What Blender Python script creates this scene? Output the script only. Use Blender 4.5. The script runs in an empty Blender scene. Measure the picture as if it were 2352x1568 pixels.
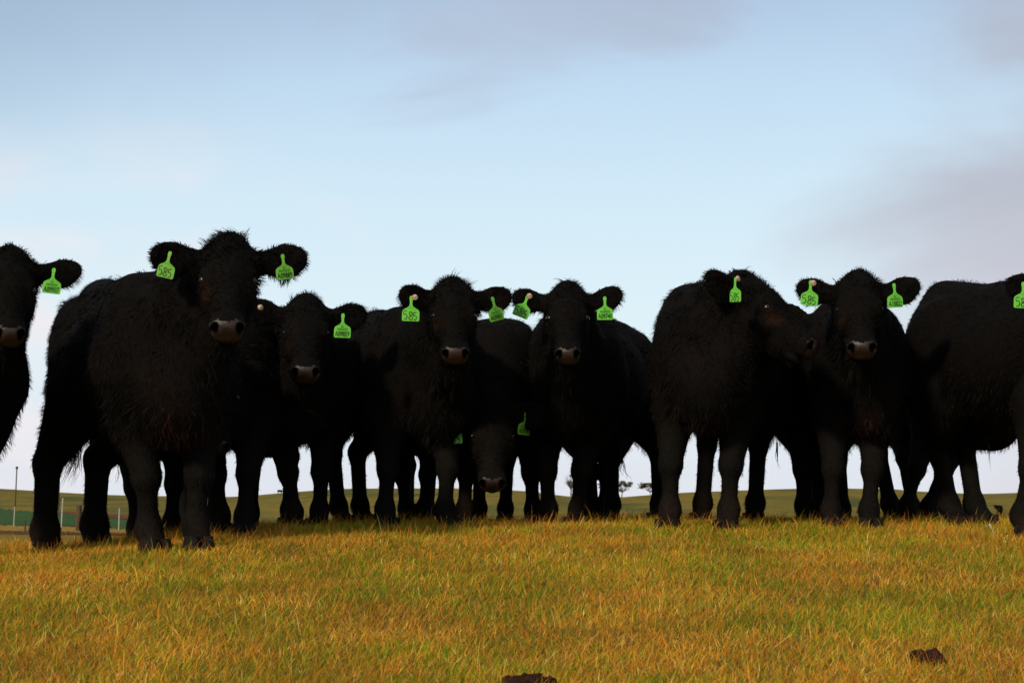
import bpy, math, random
import numpy as np
from mathutils import Vector, Matrix

random.seed(7)
RNG = np.random.default_rng(11)
scene = bpy.context.scene
C = scene.collection

# ------------------------------------------------------------------ camera
FPX, CU, CV, EYE = 3708.0, 1176.0, 784.0, 1149.0      # lens geometry of the photograph (pixels)
CAM_Z = 0.126                                          # height above the ground the cattle stand on
PITCH = math.atan((EYE - CV) / FPX)
cam_data = bpy.data.cameras.new("camera")
cam = bpy.data.objects.new("camera", cam_data); C.objects.link(cam)
cam.location = (0, 0, CAM_Z)
cam.rotation_euler = (math.pi / 2 + PITCH, 0, 0)
cam_data.sensor_width = 22.2
cam_data.lens = FPX / 2352.0 * 22.2
cam_data.clip_start = 0.05; cam_data.clip_end = 6000
cam_data.dof.use_dof = True
cam_data.dof.focus_distance = 6.9
cam_data.dof.aperture_fstop = 8.0
scene.camera = cam

# ------------------------------------------------------------------ sky and sun
SUN_EL, SUN_AZ = math.radians(31), math.radians(214)   # azimuth clockwise from +Y: behind the photographer, to the left
world = bpy.data.worlds.new("World"); scene.world = world
world.use_nodes = True
nt = world.node_tree; nt.nodes.clear()
N = nt.nodes.new; L = nt.links.new
def wmath(op, a, b=None, clamp=False):
    n = N('ShaderNodeMath'); n.operation = op; n.use_clamp = clamp
    for i, v in enumerate((a, b)):
        if v is None: continue
        if isinstance(v, (int, float)): n.inputs[i].default_value = v
        else: L(v, n.inputs[i])
    return n.outputs[0]
def wmix(f, a, b, blend='MIX'):
    n = N('ShaderNodeMix'); n.data_type = 'RGBA'; n.blend_type = blend
    if isinstance(f, (int, float)): n.inputs[0].default_value = f
    else: L(f, n.inputs[0])
    for i, v in ((6, a), (7, b)):
        if isinstance(v, tuple): n.inputs[i].default_value = v
        else: L(v, n.inputs[i])
    return n.outputs[2]
tc = N('ShaderNodeTexCoord'); DIR = tc.outputs['Generated']
sep = N('ShaderNodeSeparateXYZ'); L(DIR, sep.inputs[0])
sky = N('ShaderNodeTexSky'); sky.sky_type = 'NISHITA'; sky.sun_disc = False
sky.sun_elevation = SUN_EL; sky.sun_rotation = SUN_AZ
sky.air_density = 1.0; sky.dust_density = 2.0; sky.ozone_density = 1.0
# near the horizon keep the look-up a little above it, so the far ridge is never seen against the dark lower half
cmb = N('ShaderNodeCombineXYZ'); L(sep.outputs[0], cmb.inputs[0]); L(sep.outputs[1], cmb.inputs[1])
L(wmath('MAXIMUM', sep.outputs[2], 0.02), cmb.inputs[2]); L(cmb.outputs[0], sky.inputs[0])
sc = N('ShaderNodeVectorMath'); sc.operation = 'SCALE'; L(sky.outputs[0], sc.inputs[0]); sc.inputs['Scale'].default_value = 0.12
# thin veil of high cloud that whitens the blue, thickening towards the horizon
ramp = N('ShaderNodeValToRGB'); cr = ramp.color_ramp
L(wmath('MULTIPLY', sep.outputs[2], 2.6, True), ramp.inputs[0])
SKY_STOPS = [(0.0, (0.82, 0.84, 0.92)), (0.12, (0.80, 0.88, 0.96)), (0.30, (0.77, 0.92, 0.99)), (0.48, (0.69, 0.87, 0.98)), (0.66, (0.57, 0.75, 0.93)), (0.85, (0.42, 0.56, 0.76)), (1.0, (0.30, 0.40, 0.57))]
while len(cr.elements) < len(SKY_STOPS): cr.elements.new(0.5)
for e, (p, c) in zip(cr.elements, SKY_STOPS): e.position = p; e.color = (*c, 1)
col = wmix(0.88, sc.outputs[0], ramp.outputs[0])
# clouds: masks shaped by fractal noise over the direction, the bank to the right, wisps overhead and low on the left
def noise(scale, vec, detail=6, rough=0.55, dist=0.0):
    n = N('ShaderNodeTexNoise'); n.inputs['Scale'].default_value = scale; n.inputs['Detail'].default_value = detail
    n.inputs['Roughness'].default_value = rough; n.inputs['Distortion'].default_value = dist; L(vec, n.inputs['Vector']); return n.outputs[0]
mp = N('ShaderNodeMapping'); mp.inputs['Scale'].default_value = (1.0, 1.0, 2.2); mp.inputs['Rotation'].default_value = (0, 0.35, 0); L(DIR, mp.inputs[0])
n1 = noise(4.2, mp.outputs[0], 5, 0.5, 0.4); n2 = noise(9.0, mp.outputs[0], 5, 0.5, 0.2)
az = wmath('DIVIDE', sep.outputs[0], sep.outputs[1])     # tan(azimuth) in front of the field
el = sep.outputs[2]
def sstep(x, a, b):
    n = N('ShaderNodeMapRange'); n.interpolation_type = 'SMOOTHSTEP'
    L(x, n.inputs[0]); n.inputs[1].default_value = a; n.inputs[2].default_value = b; return n.outputs[0]
wob = wmath('MULTIPLY', wmath('SUBTRACT', n1, 0.5), 0.42)
# right bank
m_r = sstep(wmath('ADD', wmath('ADD', az, wmath('MULTIPLY', wmath('ABSOLUTE', wmath('SUBTRACT', el, 0.13)), -0.35)), wob), 0.16, 0.37)
m_r = wmath('MULTIPLY', m_r, wmath('SUBTRACT', 1.0, wmath('MULTIPLY', sstep(el, 0.22, 0.30), 0.15)))
# band overhead
d_t = wmath('ADD', wmath('ADD', el, wmath('MULTIPLY', wob, 0.9)), wmath('MULTIPLY', wmath('ABSOLUTE', wmath('ADD', az, 0.02)), -0.12))
m_t = wmath('MULTIPLY', sstep(d_t, 0.285, 0.345), 0.5)
m_t2 = wmath('MULTIPLY', sstep(wmath('ADD', el, wmath('ADD', wmath('MULTIPLY', az, 0.35), wob)), 0.34, 0.52), 0.75)
# wisps low on the left
m_l = wmath('MULTIPLY', sstep(wmath('ADD', wmath('MULTIPLY', az, -1.0), wmath('MULTIPLY', wob, 2.2)), 0.17, 0.31), wmath('SUBTRACT', 1.0, sstep(wmath('ADD', el, wmath('MULTIPLY', n2, 0.1)), 0.20, 0.28)))
m_l = wmath('MULTIPLY', m_l, 0.9)
col = wmix(m_l, col, (0.88, 0.84, 0.87, 1))
m_v = wmath('MULTIPLY', sstep(wmath('ADD', wmath('ADD', el, wmath('MULTIPLY', az, -0.42)), wmath('MULTIPLY', wob, 0.25)), 0.28, 0.47), 0.6)  # vignette-like corner darkening painted into the upper left sky
col = wmix(m_v, col, (0.31, 0.42, 0.55, 1))
col = wmix(m_t, col, (0.46, 0.51, 0.63, 1))
col = wmix(m_t2, col, (0.40, 0.45, 0.56, 1))
rc = wmix(sstep(el, 0.0, 0.24), (0.70, 0.68, 0.74, 1), (0.46, 0.48, 0.57, 1))
col = wmix(wmath('MULTIPLY', m_r, 0.92), col, rc)
bg = N('ShaderNodeBackground'); L(col, bg.inputs[0]); bg.inputs[1].default_value = 1.0
wo = N('ShaderNodeOutputWorld'); L(bg.outputs[0], wo.inputs[0])

sd = bpy.data.lights.new("sun", 'SUN'); sd.energy = 3.2; sd.angle = math.radians(5); sd.color = (1.0, 0.85, 0.65)
sun = bpy.data.objects.new("sun", sd); C.objects.link(sun)
to_sun = Vector((math.sin(SUN_AZ) * math.cos(SUN_EL), math.cos(SUN_AZ) * math.cos(SUN_EL), math.sin(SUN_EL)))
sun.rotation_euler = to_sun.to_track_quat('Z', 'Y').to_euler()
scene.view_settings.view_transform = 'Standard'
scene.view_settings.look = 'None'
scene.view_settings.exposure = 0.0
scene.view_settings.gamma = 1.0
scene.view_settings.use_curve_mapping = False
scene.render.engine = 'CYCLES'
scene.cycles.max_bounces = 6

# ------------------------------------------------------------------ helpers
def P(u, v, y):
    """point seen at photograph position (u, v) whose distance along +Y is y"""
    cp, sp = math.cos(PITCH), math.sin(PITCH)
    a = (u - CU) / FPX; b = (CV - v) / FPX
    d = np.array([a, cp - b * sp, sp + b * cp])
    d = d * (y / d[1])
    return np.array([0, 0, CAM_Z]) + d
def X(u, y): return (u - CU) / FPX * y / math.cos(PITCH) * (1.0 + 0.0)   # at about foot height
def sm(x, a, b):
    t = np.clip((x - a) / (b - a), 0, 1); return t * t * (3 - 2 * t)
def vnoise(x, y, seed=0):
    x = np.asarray(x, float); y = np.asarray(y, float)
    xi = np.floor(x).astype(np.int64); yi = np.floor(y).astype(np.int64)
    fx = x - xi; fy = y - yi; fx = fx * fx * (3 - 2 * fx); fy = fy * fy * (3 - 2 * fy)
    def hh(i, j):
        n = (i * 374761393 + j * 668265263 + seed * 982451653) & 0xffffffff
        n = ((n ^ (n >> 13)) * 1274126177) & 0xffffffff
        return ((n ^ (n >> 16)) & 0xffff) / 65535.0
    return (hh(xi, yi) * (1 - fx) + hh(xi + 1, yi) * fx) * (1 - fy) + (hh(xi, yi + 1) * (1 - fx) + hh(xi + 1, yi + 1) * fx) * fy
RIDGE_U = np.array([-9000, -2500, 0, 180, 296, 545, 665, 786, 1030, 1120, 1204, 1300, 1380, 1452, 1573, 1754, 1875, 2057, 2120, 2250, 2352, 4500, 9000.])
RIDGE_V = np.array([1100, 1090, 1122, 1133, 1138, 1141, 1132, 1125, 1122, 1123, 1128, 1139, 1145, 1140, 1132, 1126, 1123, 1125, 1130, 1135, 1131, 1120, 1130.])
RIDGE_D = 450.0
def ground(x, y):
    x = np.asarray(x, float); y = np.asarray(y, float)
    near = np.interp(y, [-400, -20, 0, 3.4, 5.2, 6.0, 7.0, 8.0, 9.5, 14, 30, 62, 200], [-14, -1.9, -0.50, -0.258, -0.105, -0.045, 0.005, 0.018, -0.02, -0.22, -0.78, -1.35, -1.35])
    lf = sm(-x, 0.7, 2.4) * sm(y, 4.8, 7.6) * 0.13 * (1 - sm(y, 30, 60))
    near = near - lf
    u = CU + FPX * x / np.maximum(y, 30.0)
    rv = np.interp(u, RIDGE_U, RIDGE_V)
    rz = CAM_Z + (EYE - rv) / FPX * RIDGE_D
    t = sm(y, 150, RIDGE_D)
    far = near * (1 - t) + rz * t
    far = far - sm(y, RIDGE_D, 900) * 16
    bumps = (vnoise(x * 1.3, y * 1.3, 3) - 0.5) * 0.022 * sm(y, 0, 3) + (vnoise(x * 4, y * 4, 5) - 0.5) * 0.010
    bumps = bumps + (vnoise(x / 40, y / 40, 8) - 0.5) * 0.8 * sm(y, 200, 320) * (1 - sm(y, 380, 440))
    return np.where(y > 150, far, near) + bumps
def gz(x, y): return float(ground(x, y))

def mesh_obj(name, verts, faces, mat, parent=None, smooth=False, loc=None):
    me = bpy.data.meshes.new(name)
    verts = np.asarray(verts, dtype=np.float32)
    if loc is not None: verts = verts - np.asarray(loc, np.float32)
    if isinstance(faces, np.ndarray):
        k = faces.shape[1]; nf = len(faces)
        me.vertices.add(len(verts)); me.vertices.foreach_set('co', verts.ravel())
        me.loops.add(nf * k); me.loops.foreach_set('vertex_index', faces.astype(np.int32).ravel())
        me.polygons.add(nf); me.polygons.foreach_set('loop_start', np.arange(0, nf * k, k, dtype=np.int32))
        try: me.polygons.foreach_set('loop_total', np.full(nf, k, dtype=np.int32))
        except Exception: pass
        me.update(calc_edges=True)
    else:
        me.from_pydata([tuple(map(float, v)) for v in verts], [], faces); me.update()
    if smooth: me.polygons.foreach_set('use_smooth', np.ones(len(me.polygons), bool))
    for m in (mat if isinstance(mat, (list, tuple)) else [mat]): me.materials.append(m)
    o = bpy.data.objects.new(name, me); C.objects.link(o)
    if loc is not None and parent is None: o.location = tuple(map(float, loc))
    if parent is not None: o.parent = parent
    return o
def set_col(o, cols, name='tint'):
    a = o.data.color_attributes.new(name, 'FLOAT_COLOR', 'POINT')
    c = np.ones((len(cols), 4), np.float32); c[:, :3] = cols
    a.data.foreach_set('color', c.ravel())
def tag(o, label=None, cat=None, group=None, kind=None):
    if label: o['label'] = label
    if cat: o['category'] = cat
    if group: o['group'] = group
    if kind: o['kind'] = kind
    return o
def empty(name, loc):
    o = bpy.data.objects.new(name, None); C.objects.link(o); o.location = tuple(map(float, loc)); o.empty_display_size = 0.2
    return o

class Mat:
    def __init__(s, name):
        s.m = bpy.data.materials.new(name); s.m.use_nodes = True; s.t = s.m.node_tree
        s.b = s.t.nodes['Principled BSDF']; s.out = s.t.nodes['Material Output']
    def n(s, typ, **kw):
        n = s.t.nodes.new(typ)
        for k, v in kw.items(): setattr(n, k, v)
        return n
    def l(s, a, b): s.t.links.new(a, b)
    def noise(s, scale, detail=4, rough=0.55, coord='Object', stretch=None):
        tc = s.n('ShaderNodeTexCoord'); nz = s.n('ShaderNodeTexNoise')
        nz.inputs['Scale'].default_value = scale; nz.inputs['Detail'].default_value = detail; nz.inputs['Roughness'].default_value = rough
        v = tc.outputs[coord]
        if stretch:
            mp = s.n('ShaderNodeMapping'); mp.inputs['Scale'].default_value = stretch; s.l(v, mp.inputs[0]); v = mp.outputs[0]
        s.l(v, nz.inputs['Vector']); return nz.outputs[0]
    def ramp(s, fac, stops):
        r = s.n('ShaderNodeValToRGB'); e = r.color_ramp.elements
        while len(e) < len(stops): e.new(0.5)
        for q, (p, c) in zip(e, stops): q.position = p; q.color = (*c, 1)
        s.l(fac, r.inputs[0]); return r.outputs[0]
    def mix(s, f, a, b, blend='MIX'):
        n = s.n('ShaderNodeMix', data_type='RGBA', blend_type=blend)
        if isinstance(f, (int, float)): n.inputs[0].default_value = f
        else: s.l(f, n.inputs[0])
        for i, v in ((6, a), (7, b)):
            if isinstance(v, tuple): n.inputs[i].default_value = (*v[:3], 1)
            else: s.l(v, n.inputs[i])
        return n.outputs[2]
    def bump(s, h, strength=0.3, dist=0.01):
        b = s.n('ShaderNodeBump'); b.inputs['Strength'].default_value = strength; b.inputs['Distance'].default_value = dist
        s.l(h, b.inputs['Height']); s.l(b.outputs[0], s.b.inputs['Normal'])
    def set(s, color=None, rough=None, spec=None):
        if color is not None:
            if isinstance(color, tuple): s.b.inputs['Base Color'].default_value = (*color[:3], 1)
            else: s.l(color, s.b.inputs['Base Color'])
        if rough is not None: s.b.inputs['Roughness'].default_value = rough
        if spec is not None: s.b.inputs['Specular IOR Level'].default_value = spec
        return s
def attr_color(m, name='tint'):
    a = m.n('ShaderNodeAttribute'); a.attribute_name = name; return a

M = {}
m = Mat('short_black_coat'); a = attr_color(m)
nz = m.noise(60, 6, 0.7); f = m.ramp(nz, [(0.25, (0.55, 0.55, 0.55)), (0.75, (1.35, 1.35, 1.35))])
m.set(m.mix(1.0, a.outputs['Color'], f, 'MULTIPLY'), 0.8, 0.03)
rr = m.n('ShaderNodeMapRange'); m.l(a.outputs['Alpha'], rr.inputs[0])
m.bump(m.noise(110, 4, 0.7, stretch=(1, 1, 0.35)), 0.5, 0.01); M['coat'] = m.m
m = Mat('moist_nose_skin'); na = attr_color(m, 'nose_tone'); nz = m.noise(160, 3, 0.6)
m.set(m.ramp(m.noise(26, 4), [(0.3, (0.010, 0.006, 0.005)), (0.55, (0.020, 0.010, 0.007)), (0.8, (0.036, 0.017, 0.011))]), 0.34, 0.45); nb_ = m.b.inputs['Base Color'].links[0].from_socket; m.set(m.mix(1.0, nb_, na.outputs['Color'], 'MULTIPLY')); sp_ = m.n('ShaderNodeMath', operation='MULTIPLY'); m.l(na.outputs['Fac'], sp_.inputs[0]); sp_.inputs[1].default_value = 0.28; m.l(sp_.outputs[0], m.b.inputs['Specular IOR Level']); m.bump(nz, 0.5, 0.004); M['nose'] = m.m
m = Mat('black_hair'); a = attr_color(m); m.set(a.outputs['Color'], 0.6, 0.05); M['hair'] = m.m
m = Mat('wet_dark_eye'); m.set((0.006, 0.004, 0.003), 0.12, 0.4); M['eye'] = m.m
m = Mat('dirty_hoof_horn'); m.set(m.ramp(m.noise(40), [(0.3, (0.005, 0.005, 0.004)), (0.8, (0.018, 0.012, 0.008))]), 0.8, 0.1); M['hoof'] = m.m
def green(name, base, dirt):
    m = Mat(name); c = m.mix(m.ramp(m.noise(55, 5, 0.65), [(0.55, (0, 0, 0)), (0.75, (dirt, dirt, dirt))]), base, (0.20, 0.13, 0.03))
    m.set(c, 0.38, 0.4)
    tr = m.n('ShaderNodeBsdfTranslucent'); m.l(c, tr.inputs[0])
    ad = m.n('ShaderNodeMixShader'); ad.inputs[0].default_value = 0.22
    m.l(m.b.outputs[0], ad.inputs[1]); m.l(tr.outputs[0], ad.inputs[2]); m.l(ad.outputs[0], m.out.inputs[0]); return m.m
M['tag'] = green('green_tag_plastic', (0.17, 0.66, 0.06), 0.55)
M['tag_shaded_dirty'] = green('shaded_soiled_green_tag_plastic', (0.16, 0.50, 0.045), 0.9)  # darker green puts shade into these tags' colour, with heavier dirt blotches
m = Mat('black_tag_ink'); m.set((0.012, 0.02, 0.008), 0.6, 0.2); M['ink'] = m.m
m = Mat('brown_tag_print'); m.set((0.022, 0.022, 0.008), 0.6, 0.2); M['print'] = m.m
m = Mat('cream_button_plastic'); m.set(m.ramp(m.noise(70), [(0.35, (0.20, 0.10, 0.04)), (0.6, (0.62, 0.44, 0.28))]), 0.35, 0.5); M['button'] = m.m

# ground
m = Mat('pasture_soil')
tcg = m.n('ShaderNodeTexCoord'); sp = m.n('ShaderNodeSeparateXYZ'); m.l(tcg.outputs['Object'], sp.inputs[0])
near_c = m.ramp(m.noise(9, 6, 0.65), [(0.3, (0.06, 0.045, 0.010)), (0.5, (0.16, 0.10, 0.015)), (0.7, (0.10, 0.11, 0.014))])
far_n = m.noise(0.035, 8, 0.62, stretch=(1.3, 0.4, 1)); far_n2 = m.noise(0.5, 8, 0.75, stretch=(1.6, 0.25, 1))
far_c = m.ramp(far_n, [(0.36, (0.062, 0.072, 0.010)), (0.46, (0.115, 0.098, 0.011)), (0.55, (0.19, 0.130, 0.013)), (0.66, (0.095, 0.100, 0.012))])
far_c = m.mix(0.55, far_c, m.ramp(far_n2, [(0.3, (0.55, 0.6, 0.6)), (0.7, (1.35, 1.3, 1.2))]), 'MULTIPLY')
mr = m.n('ShaderNodeMapRange'); m.l(sp.outputs[1], mr.inputs[0]); mr.inputs[1].default_value = 15; mr.inputs[2].default_value = 45
m.set(m.mix(mr.outputs[0], near_c, far_c), 0.95, 0.05); M['ground'] = m.m
def field_mat(name, stops, scale=0.6):
    m = Mat(name); m.set(m.ramp(m.noise(scale, 9, 0.8, stretch=(1.6, 0.3, 1)), stops), 0.95, 0.05); M[name] = m.m
field_mat('green_crop', [(0.36, (0.018, 0.045, 0.010)), (0.5, (0.028, 0.070, 0.011)), (0.64, (0.055, 0.11, 0.015))])
field_mat('dry_stubble', [(0.3, (0.14, 0.10, 0.012)), (0.7, (0.32, 0.19, 0.025))])
field_mat('red_soil', [(0.3, (0.10, 0.022, 0.010)), (0.7, (0.17, 0.05, 0.016))])
m = Mat('grass_blades'); a = attr_color(m); m.set(a.outputs['Color'], 0.65, 0.12)
tr = m.n('ShaderNodeBsdfTranslucent'); m.l(a.outputs['Color'], tr.inputs[0]); ms = m.n('ShaderNodeMixShader'); ms.inputs[0].default_value = 0.3
m.l(m.b.outputs[0], ms.inputs[1]); m.l(tr.outputs[0], ms.inputs[2]); m.l(ms.outputs[0], m.out.inputs[0]); M['grass'] = m.m
m = Mat('grey_bark'); m.set(m.ramp(m.noise(3), [(0.3, (0.05, 0.04, 0.03)), (0.7, (0.16, 0.13, 0.10))]), 0.9, 0.1); M['bark'] = m.m
m = Mat('gum_leaves'); a = attr_color(m); m.set(a.outputs['Color'], 0.7, 0.2); M['leaf'] = m.m
m = Mat('weathered_post_timber'); m.set(m.ramp(m.noise(14, 5, 0.6, stretch=(1, 1, 0.1)), [(0.3, (0.05, 0.028, 0.018)), (0.7, (0.12, 0.08, 0.05))]), 0.9, 0.1); M['timber'] = m.m
m = Mat('pale_steel'); m.set(m.ramp(m.noise(20), [(0.3, (0.30, 0.29, 0.25)), (0.7, (0.5, 0.48, 0.42))]), 0.6, 0.3); M['steel'] = m.m
m = Mat('dung'); m.set(m.ramp(m.noise(45, 5, 0.65), [(0.3, (0.014, 0.006, 0.004)), (0.55, (0.05, 0.018, 0.011)), (0.8, (0.12, 0.05, 0.03))]), 0.9, 0.05); m.bump(m.noise(70, 5, 0.7), 0.9, 0.02); M['dung'] = m.m
m = Mat('white_quill'); m.set((0.42, 0.39, 0.32), 0.7, 0.2); M['quill'] = m.m

# ------------------------------------------------------------------ the setting
def spaced(lo, hi, n, k):
    a = math.asinh(lo / k); b = math.asinh(hi / k)
    return np.sinh(np.linspace(a, b, n)) * k
def make_ground():
    xs = spaced(-2600, 2600, 320, 2.2); ys = np.concatenate([-spaced(2.0, 380, 24, 3.0)[::-1], spaced(0.0, 3000, 340, 6.0)])
    gx, gy = np.meshgrid(xs, ys); z = ground(gx, gy)
    v = np.stack([gx, gy, z], -1).reshape(-1, 3)
    nx, ny = len(xs), len(ys)
    i = np.arange(ny - 1)[:, None] * nx + np.arange(nx - 1)[None, :]
    f = np.stack([i, i + 1, i + 1 + nx, i + nx], -1).reshape(-1, 4)
    o = mesh_obj('ground', v, f, M['ground'], smooth=True); tag(o, kind='structure')
make_ground()
def field(name, mat, poly, lift):
    """poly: list of (u, near distance, far distance) across the view; a thin sheet laid on the ground"""
    us = np.linspace(poly[0][0], poly[-1][0], 420); n = 14
    a = np.interp(us, [p[0] for p in poly], [p[1] for p in poly]); b = np.interp(us, [p[0] for p in poly], [p[2] for p in poly])
    t = np.linspace(0, 1, n)[None, :]
    ed = ((vnoise(us / 14, us * 0, 4) - 0.5) * 0.14 + (vnoise(us / 3.5, us * 0, 6) - 0.5) * 0.12)[:, None] * (b - a)[:, None]
    Y = a[:, None] * (1 - t) + b[:, None] * t + ed
    Xx = (us[:, None] - CU) / FPX * Y
    Z = ground(Xx, Y) + lift
    v = np.stack([Xx, Y, Z], -1).reshape(-1, 3)
    i = np.arange(len(us) - 1)[:, None] * n + np.arange(n - 1)[None, :]
    f = np.stack([i, i + 1, i + 1 + n, i + n], -1).reshape(-1, 4)[:, ::-1]
    o = mesh_obj(name, v, f, M[mat], smooth=True); tag(o, kind='structure')
field('stubble_field', 'dry_stubble', [(-700, 78, 97), (0, 78, 97), (200, 74, 88), (330, 72, 82), (430, 70, 74)], 0.03)
field('crop_field', 'green_crop', [(-700, 100, 240), (0, 97, 205), (100, 95, 185), (200, 88, 165), (260, 84, 140), (330, 80, 110), (420, 74, 84)], 0.035)
field('red_soil_strip', 'red_soil', [(130, 188, 189), (160, 172, 188), (200, 152, 180), (260, 142, 168), (330, 112, 150), (420, 86, 142), (470, 82, 120)], 0.05)
field('dirt_track', 'red_soil', [(-700, 72.5, 76), (0, 72.5, 76), (200, 70, 73), (350, 67, 69)], 0.03)

def make_grass():
    def clump(x, y):
        return 0.5 * vnoise(x * 3.0, y * 2.4, 21) + 0.3 * vnoise(x * 8, y * 7, 22) + 0.2 * vnoise(x * 22, y * 20, 23)
    n_try = 1050000
    y = 2.5 * np.exp(RNG.random(n_try) * math.log(11.5 / 2.5))      # denser near the photographer
    hw = 0.33 * y + 1.25
    x = (RNG.random(n_try) * 2 - 1) * hw
    keep = RNG.random(n_try) < (0.35 + 0.65 * (hw / hw.max()))
    x, y = x[keep], y[keep]; n = len(x)
    cl = clump(x, y)
    kind = RNG.random(n)
    L_ = 0.013 + 0.016 * RNG.random(n) + 0.016 * cl
    L_ = L_ + 0.012 * sm(y, 6.0, 7.2) * RNG.random(n); long = RNG.random(n) < 0.06
    L_[long] += 0.02 + 0.035 * RNG.random(long.sum())
    vlong = (RNG.random(n) < 0.0022 + 0.02 * sm(y, 6.0, 7.0)); L_[vlong] += 0.01 + 0.05 * RNG.random(vlong.sum())
    wdt = (0.00055 + 0.0005 * RNG.random(n)) * (0.55 + y / 7.0)
    lean_dir = RNG.normal(0.3, 1.7, n); lean = np.abs(RNG.normal(0.6, 0.5, n))
    d = np.stack([np.cos(lean_dir) * np.sin(lean), np.sin(lean_dir) * np.sin(lean), np.cos(lean)], 1)
    bend = np.stack([np.cos(lean_dir), np.sin(lean_dir), -0.45 * np.ones(n)], 1) * (0.15 + 1.0 * RNG.random(n) ** 1.5)[:, None]
    side = np.stack([-np.sin(lean_dir + RNG.normal(0, 0.9, n)), np.cos(lean_dir), np.zeros(n)], 1)
    rot = RNG.random(n) * math.pi
    side = np.stack([np.cos(rot), np.sin(rot) * 0.6, np.zeros(n)], 1)
    base = np.stack([x, y, ground(x, y) - 0.003], 1)
    rows = []
    wdt[long] *= 0.8
    for t, w in ((0, 1.0), (0.36, 0.95), (0.7, 0.65)):
        c = base + d * (L_ * t)[:, None] + bend * (L_ * t * t)[:, None] * 0.55
        rows.append(c - side * (wdt * w)[:, None]); rows.append(c + side * (wdt * w)[:, None])
    rows.append(base + d * L_[:, None] + bend * L_[:, None] * 0.55)
    V = np.stack(rows, 1).reshape(-1, 3)
    o7 = np.arange(n)[:, None] * 7
    tr = np.array([[0, 1, 3], [0, 3, 2], [2, 3, 5], [2, 5, 4], [4, 5, 6]])
    Fc = (o7[:, None, :] + tr[None]).reshape(-1, 3)
    pal = np.array([(0.085, 0.22, 0.010), (0.24, 0.34, 0.012), (0.52, 0.46, 0.022), (0.81, 0.42, 0.026), (0.76, 0.27, 0.020), (0.95, 0.66, 0.18), (0.38, 0.12, 0.030)])
    gr = np.clip((cl - 0.28) * 2.3, 0.15, 0.85)        # how green this clump is
    big = 0.6 * vnoise(x * 1.1, y * 0.8, 31) + 0.4 * vnoise(x * 2.7, y * 1.9, 33); gr = np.clip(gr + 0.10 + (big - 0.45) * 1.5, 0.12, 0.94)
    green_ = kind < gr * 0.85
    idx = np.where(green_, RNG.choice([0, 1, 1, 2], n), RNG.choice([2, 3, 3, 3, 4, 4, 5, 6], n))
    idx[long & (RNG.random(n) < 0.7)] = RNG.choice([3, 4, 5], 1)[0]
    idx[vlong] = RNG.choice([3, 3, 5, 4], vlong.sum())
    colr = pal[idx] * (0.55 + 0.75 * RNG.random(n))[:, None]
    cols = np.repeat(colr, 7, 0).reshape(n, 7, 3)
    tipf = np.array([0.55, 0.55, 0.85, 0.85, 1.05, 1.05, 1.15])[None, :, None]
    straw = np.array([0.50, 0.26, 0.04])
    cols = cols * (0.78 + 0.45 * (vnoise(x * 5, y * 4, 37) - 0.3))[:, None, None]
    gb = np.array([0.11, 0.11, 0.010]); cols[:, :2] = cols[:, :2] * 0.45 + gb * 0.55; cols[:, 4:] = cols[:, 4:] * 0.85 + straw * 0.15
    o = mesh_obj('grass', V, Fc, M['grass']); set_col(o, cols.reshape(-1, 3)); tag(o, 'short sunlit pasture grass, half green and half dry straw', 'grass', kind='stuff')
make_grass()

# ------------------------------------------------------------------ implicit surface modelling for the cattle
class Field:
    def __init__(s, lo, hi, h):
        s.h = h; s.lo = np.asarray(lo, float); n = np.ceil((np.asarray(hi) - s.lo) / h).astype(int) + 1
        s.n = n; s.F = np.full(n, 0.5, np.float32)
    def box(s, lo, hi):
        a = np.clip(np.floor((lo - s.lo) / s.h).astype(int), 0, s.n - 1); b = np.clip(np.ceil((hi - s.lo) / s.h).astype(int) + 1, 1, s.n)
        g = [(s.lo[i] + np.arange(a[i], b[i]) * s.h).astype(np.float32) for i in range(3)]
        return tuple(slice(a[i], b[i]) for i in range(3)), g[0][:, None, None], g[1][None, :, None], g[2][None, None, :]
    def put(s, prim, k=0.05, sub=False):
        lo, hi = prim.bounds(); pad = k + 3 * s.h
        sl, x, y, z = s.box(lo - pad, hi + pad)
        d = prim.dist(x, y, z); F = s.F[sl]
        if sub:
            d = -d; h = np.clip(0.5 - 0.5 * (d - F) / k, 0, 1); s.F[sl] = d + (F - d) * h + k * h * (1 - h)
            s.F[sl] = np.maximum(s.F[sl], np.where(F > 0.3, F, s.F[sl]))
        else:
            h = np.clip(0.5 + 0.5 * (d - F) / k, 0, 1); s.F[sl] = d + (F - d) * h - k * h * (1 - h)
class Cap:
    def __init__(s, p, r, q, r2, ax=None, fl=1.0): s.p = np.asarray(p, float); s.q = np.asarray(q, float); s.r = r; s.r2 = r2; s.ax = ax; s.fl = fl
    def bounds(s):
        m = max(s.r, s.r2) * max(1, s.fl); return np.minimum(s.p, s.q) - m, np.maximum(s.p, s.q) + m
    def dist(s, x, y, z):
        X_, Y_, Z_ = x - s.p[0], y - s.p[1], z - s.p[2]; d = s.q - s.p
        if s.ax is not None:
            a = s.ax; w = (X_ * a[0] + Y_ * a[1] + Z_ * a[2]) * (1 / s.fl - 1)
            X_ = X_ + w * a[0]; Y_ = Y_ + w * a[1]; Z_ = Z_ + w * a[2]; d = d + np.dot(d, a) * (1 / s.fl - 1) * a
        dd = max(np.dot(d, d), 1e-9); t = np.clip((X_ * d[0] + Y_ * d[1] + Z_ * d[2]) / dd, 0, 1)
        r = s.r + (s.r2 - s.r) * t
        return (np.sqrt((X_ - t * d[0]) ** 2 + (Y_ - t * d[1]) ** 2 + (Z_ - t * d[2]) ** 2) - r) * min(1.0, s.fl)
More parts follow.
